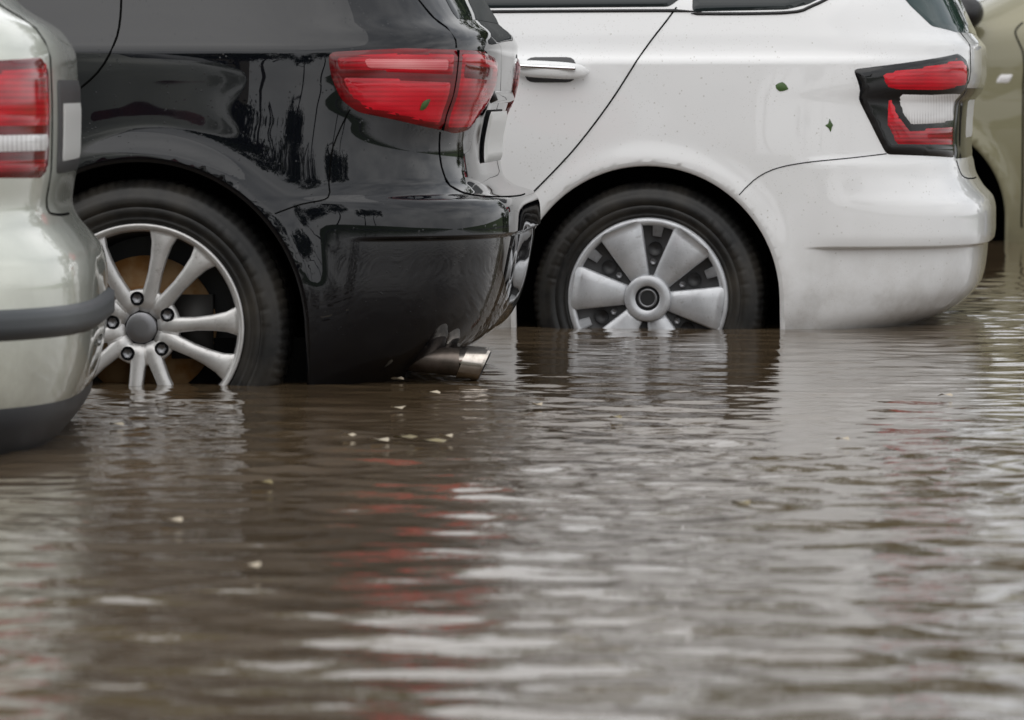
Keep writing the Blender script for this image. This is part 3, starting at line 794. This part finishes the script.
tm = [tree_mesh(1, 8.5), tree_mesh(2, 7.0)]
tp = [(-17, 47), (-10, 50), (-4, 42), (-1.2, 44), (4.6, 37), (8.0, 36), (12.5, 38), (20, 48), (-25, 49), (-18, -25), (-12.5, -24), (-7.0, -28), (-3.2, -25), (1.6, -29), (5.0, -25), (13, -26), (19, -29)]
for i, (x, y) in enumerate(tp):
    o = bpy.data.objects.new('tree', tm[i % 2]); COL.objects.link(o)
    o.location = (x, y, float(gh(x, y))); s = rng.uniform(.8, 1.15); o.scale = (s, s, s*rng.uniform(.9, 1.1)); o.rotation_euler = (0, 0, rng.uniform(0, 6))
r = np.random.RandomState(4); V = []; F = []
for i in range(110):
    x = r.uniform(2.6, 17); leaf_clump(r, (x, 35+r.normal(0, .3), r.uniform(.1, 1.9)), 120, (.35, .3, .25), .05, .10, V, F)
mesh_obj('hedge', V, F, fol, None, False)

# ------------------------------------------------------------------ buildings
def wallm(name, c):
    m, nt, b = new_mat(name); n = nz(nt, 1.2, 8, .6)
    r = ramp(nt, n.outputs[0], [(0.3, tuple(x*.75 for x in c)), (0.7, c)]); nt.links.new(r.outputs[0], b.inputs['Base Color']); b.inputs['Roughness'].default_value = .85; return m
def building(name, x, y, w, d, fl, face, col):
    e = bpy.data.objects.new(name, None); COL.objects.link(e); e.location = (x, y, .8)
    if face > 0: e.rotation_euler = (0, 0, math.pi)
    wm = wallm(name+'_wall', col); tr = pmat(name+'_trim', (.5, .5, .48), .6); gl = M['glass']
    h = fl*3.0
    a = MB(); a.box(-w/2, w/2, 0, d, 0, h+.6, 0); a.obj('walls', [wm], e, False)
    a = MB(); a.box(-w/2-.3, w/2+.3, -.3, d+.3, h+.62, h+.9, 0); a.obj('roof', [tr], e, False)
    a = MB(); n = int(w/3)
    for f in range(fl):
        for i in range(n):
            cx = -w/2+(i+.5)*w/n; z0 = f*3+1.0
            if f == 0 and i == n//2: continue
            a.box(cx-.75, cx+.75, -.06, -.003, z0, z0+1.5, 0); a.box(cx-.68, cx-.03, -.075, -.062, z0+.07, z0+1.43, 1); a.box(cx+.03, cx+.68, -.075, -.062, z0+.07, z0+1.43, 1)
            a.box(cx-.85, cx+.85, -.16, -.003, z0-.08, z0-.004, 0)
            if i % 3 == 1 and f > 0: a.box(cx-1.3, cx+1.3, -1.1, -.17, z0-.95, z0-.8, 0); a.box(cx-1.3, cx+1.3, -1.1, -1.05, z0-.79, z0+.1, 0)
    a.obj('windows', [tr, gl], e, False)
    a = MB(); cx = -w/2+(n//2+.5)*w/n; a.box(cx-.9, cx+.9, -.08, -.004, 0, 2.3, 0); a.box(cx-.8, cx+.8, -.1, -.082, .05, 2.2, 1); a.obj('door', [tr, gl], e, False)
building('apartment_building', -16, 82, 36, 12, 4, -1, (.42, .38, .30))
building('apartment_building.001', -26, -52, 30, 12, 4, 1, (.34, .28, .23))

# ------------------------------------------------------------------ light
w = bpy.data.worlds.new('World'); scene.world = w; w.use_nodes = True
nt = w.node_tree; bgn = nt.nodes['Background']
sky = nt.nodes.new('ShaderNodeTexSky'); sky.sky_type = 'NISHITA'; sky.sun_disc = False
EL, AZ = math.radians(55), math.radians(200)
sky.sun_elevation = EL; sky.sun_rotation = AZ; sky.air_density = 1.0; sky.dust_density = 2.0
hs = nt.nodes.new('ShaderNodeHueSaturation'); hs.inputs['Saturation'].default_value = .18; nt.links.new(sky.outputs[0], hs.inputs['Color'])
tc = nt.nodes.new('ShaderNodeTexCoord'); mp = nt.nodes.new('ShaderNodeMapping'); mp.inputs['Scale'].default_value = (1, 1, 2.5)
nn = nt.nodes.new('ShaderNodeTexNoise'); nn.inputs['Scale'].default_value = 2.2; nn.inputs['Detail'].default_value = 6
nt.links.new(tc.outputs['Generated'], mp.inputs[0]); nt.links.new(mp.outputs[0], nn.inputs['Vector'])
rp = ramp(nt, nn.outputs[0], [(0.3, (5.5, 5.8, 6.2)), (0.66, (13.5, 13.5, 13.5))])
mx = nt.nodes.new('ShaderNodeMix'); mx.data_type = 'RGBA'; mx.inputs[0].default_value = .75
nt.links.new(hs.outputs[0], mx.inputs[6]); nt.links.new(rp.outputs[0], mx.inputs[7])
nt.links.new(mx.outputs[2], bgn.inputs['Color']); bgn.inputs['Strength'].default_value = .13
sl = bpy.data.lights.new('sun', 'SUN'); sl.energy = .8; sl.angle = math.radians(70); sl.color = (1, .97, .93)
so = bpy.data.objects.new('sun', sl); COL.objects.link(so)
sd = Vector((math.sin(AZ)*math.cos(EL), math.cos(AZ)*math.cos(EL), math.sin(EL)))
so.rotation_euler = sd.to_track_quat('Z', 'Y').to_euler()

# ------------------------------------------------------------------ camera
cd = bpy.data.cameras.new('camera'); cam = bpy.data.objects.new('camera', cd); COL.objects.link(cam); scene.camera = cam
cd.sensor_width = 36; cd.lens = 4968/1024*36; cd.clip_end = 3000; cd.clip_start = .1
cam.location = (0, 0, .64); cam.rotation_euler = (math.radians(90)-math.atan(269/4968), 0, 0)
cd.dof.use_dof = True; cd.dof.focus_distance = 12.0; cd.dof.aperture_fstop = 9.5
scene.view_settings.view_transform = 'Standard'; scene.view_settings.look = 'None'; scene.view_settings.exposure = 0
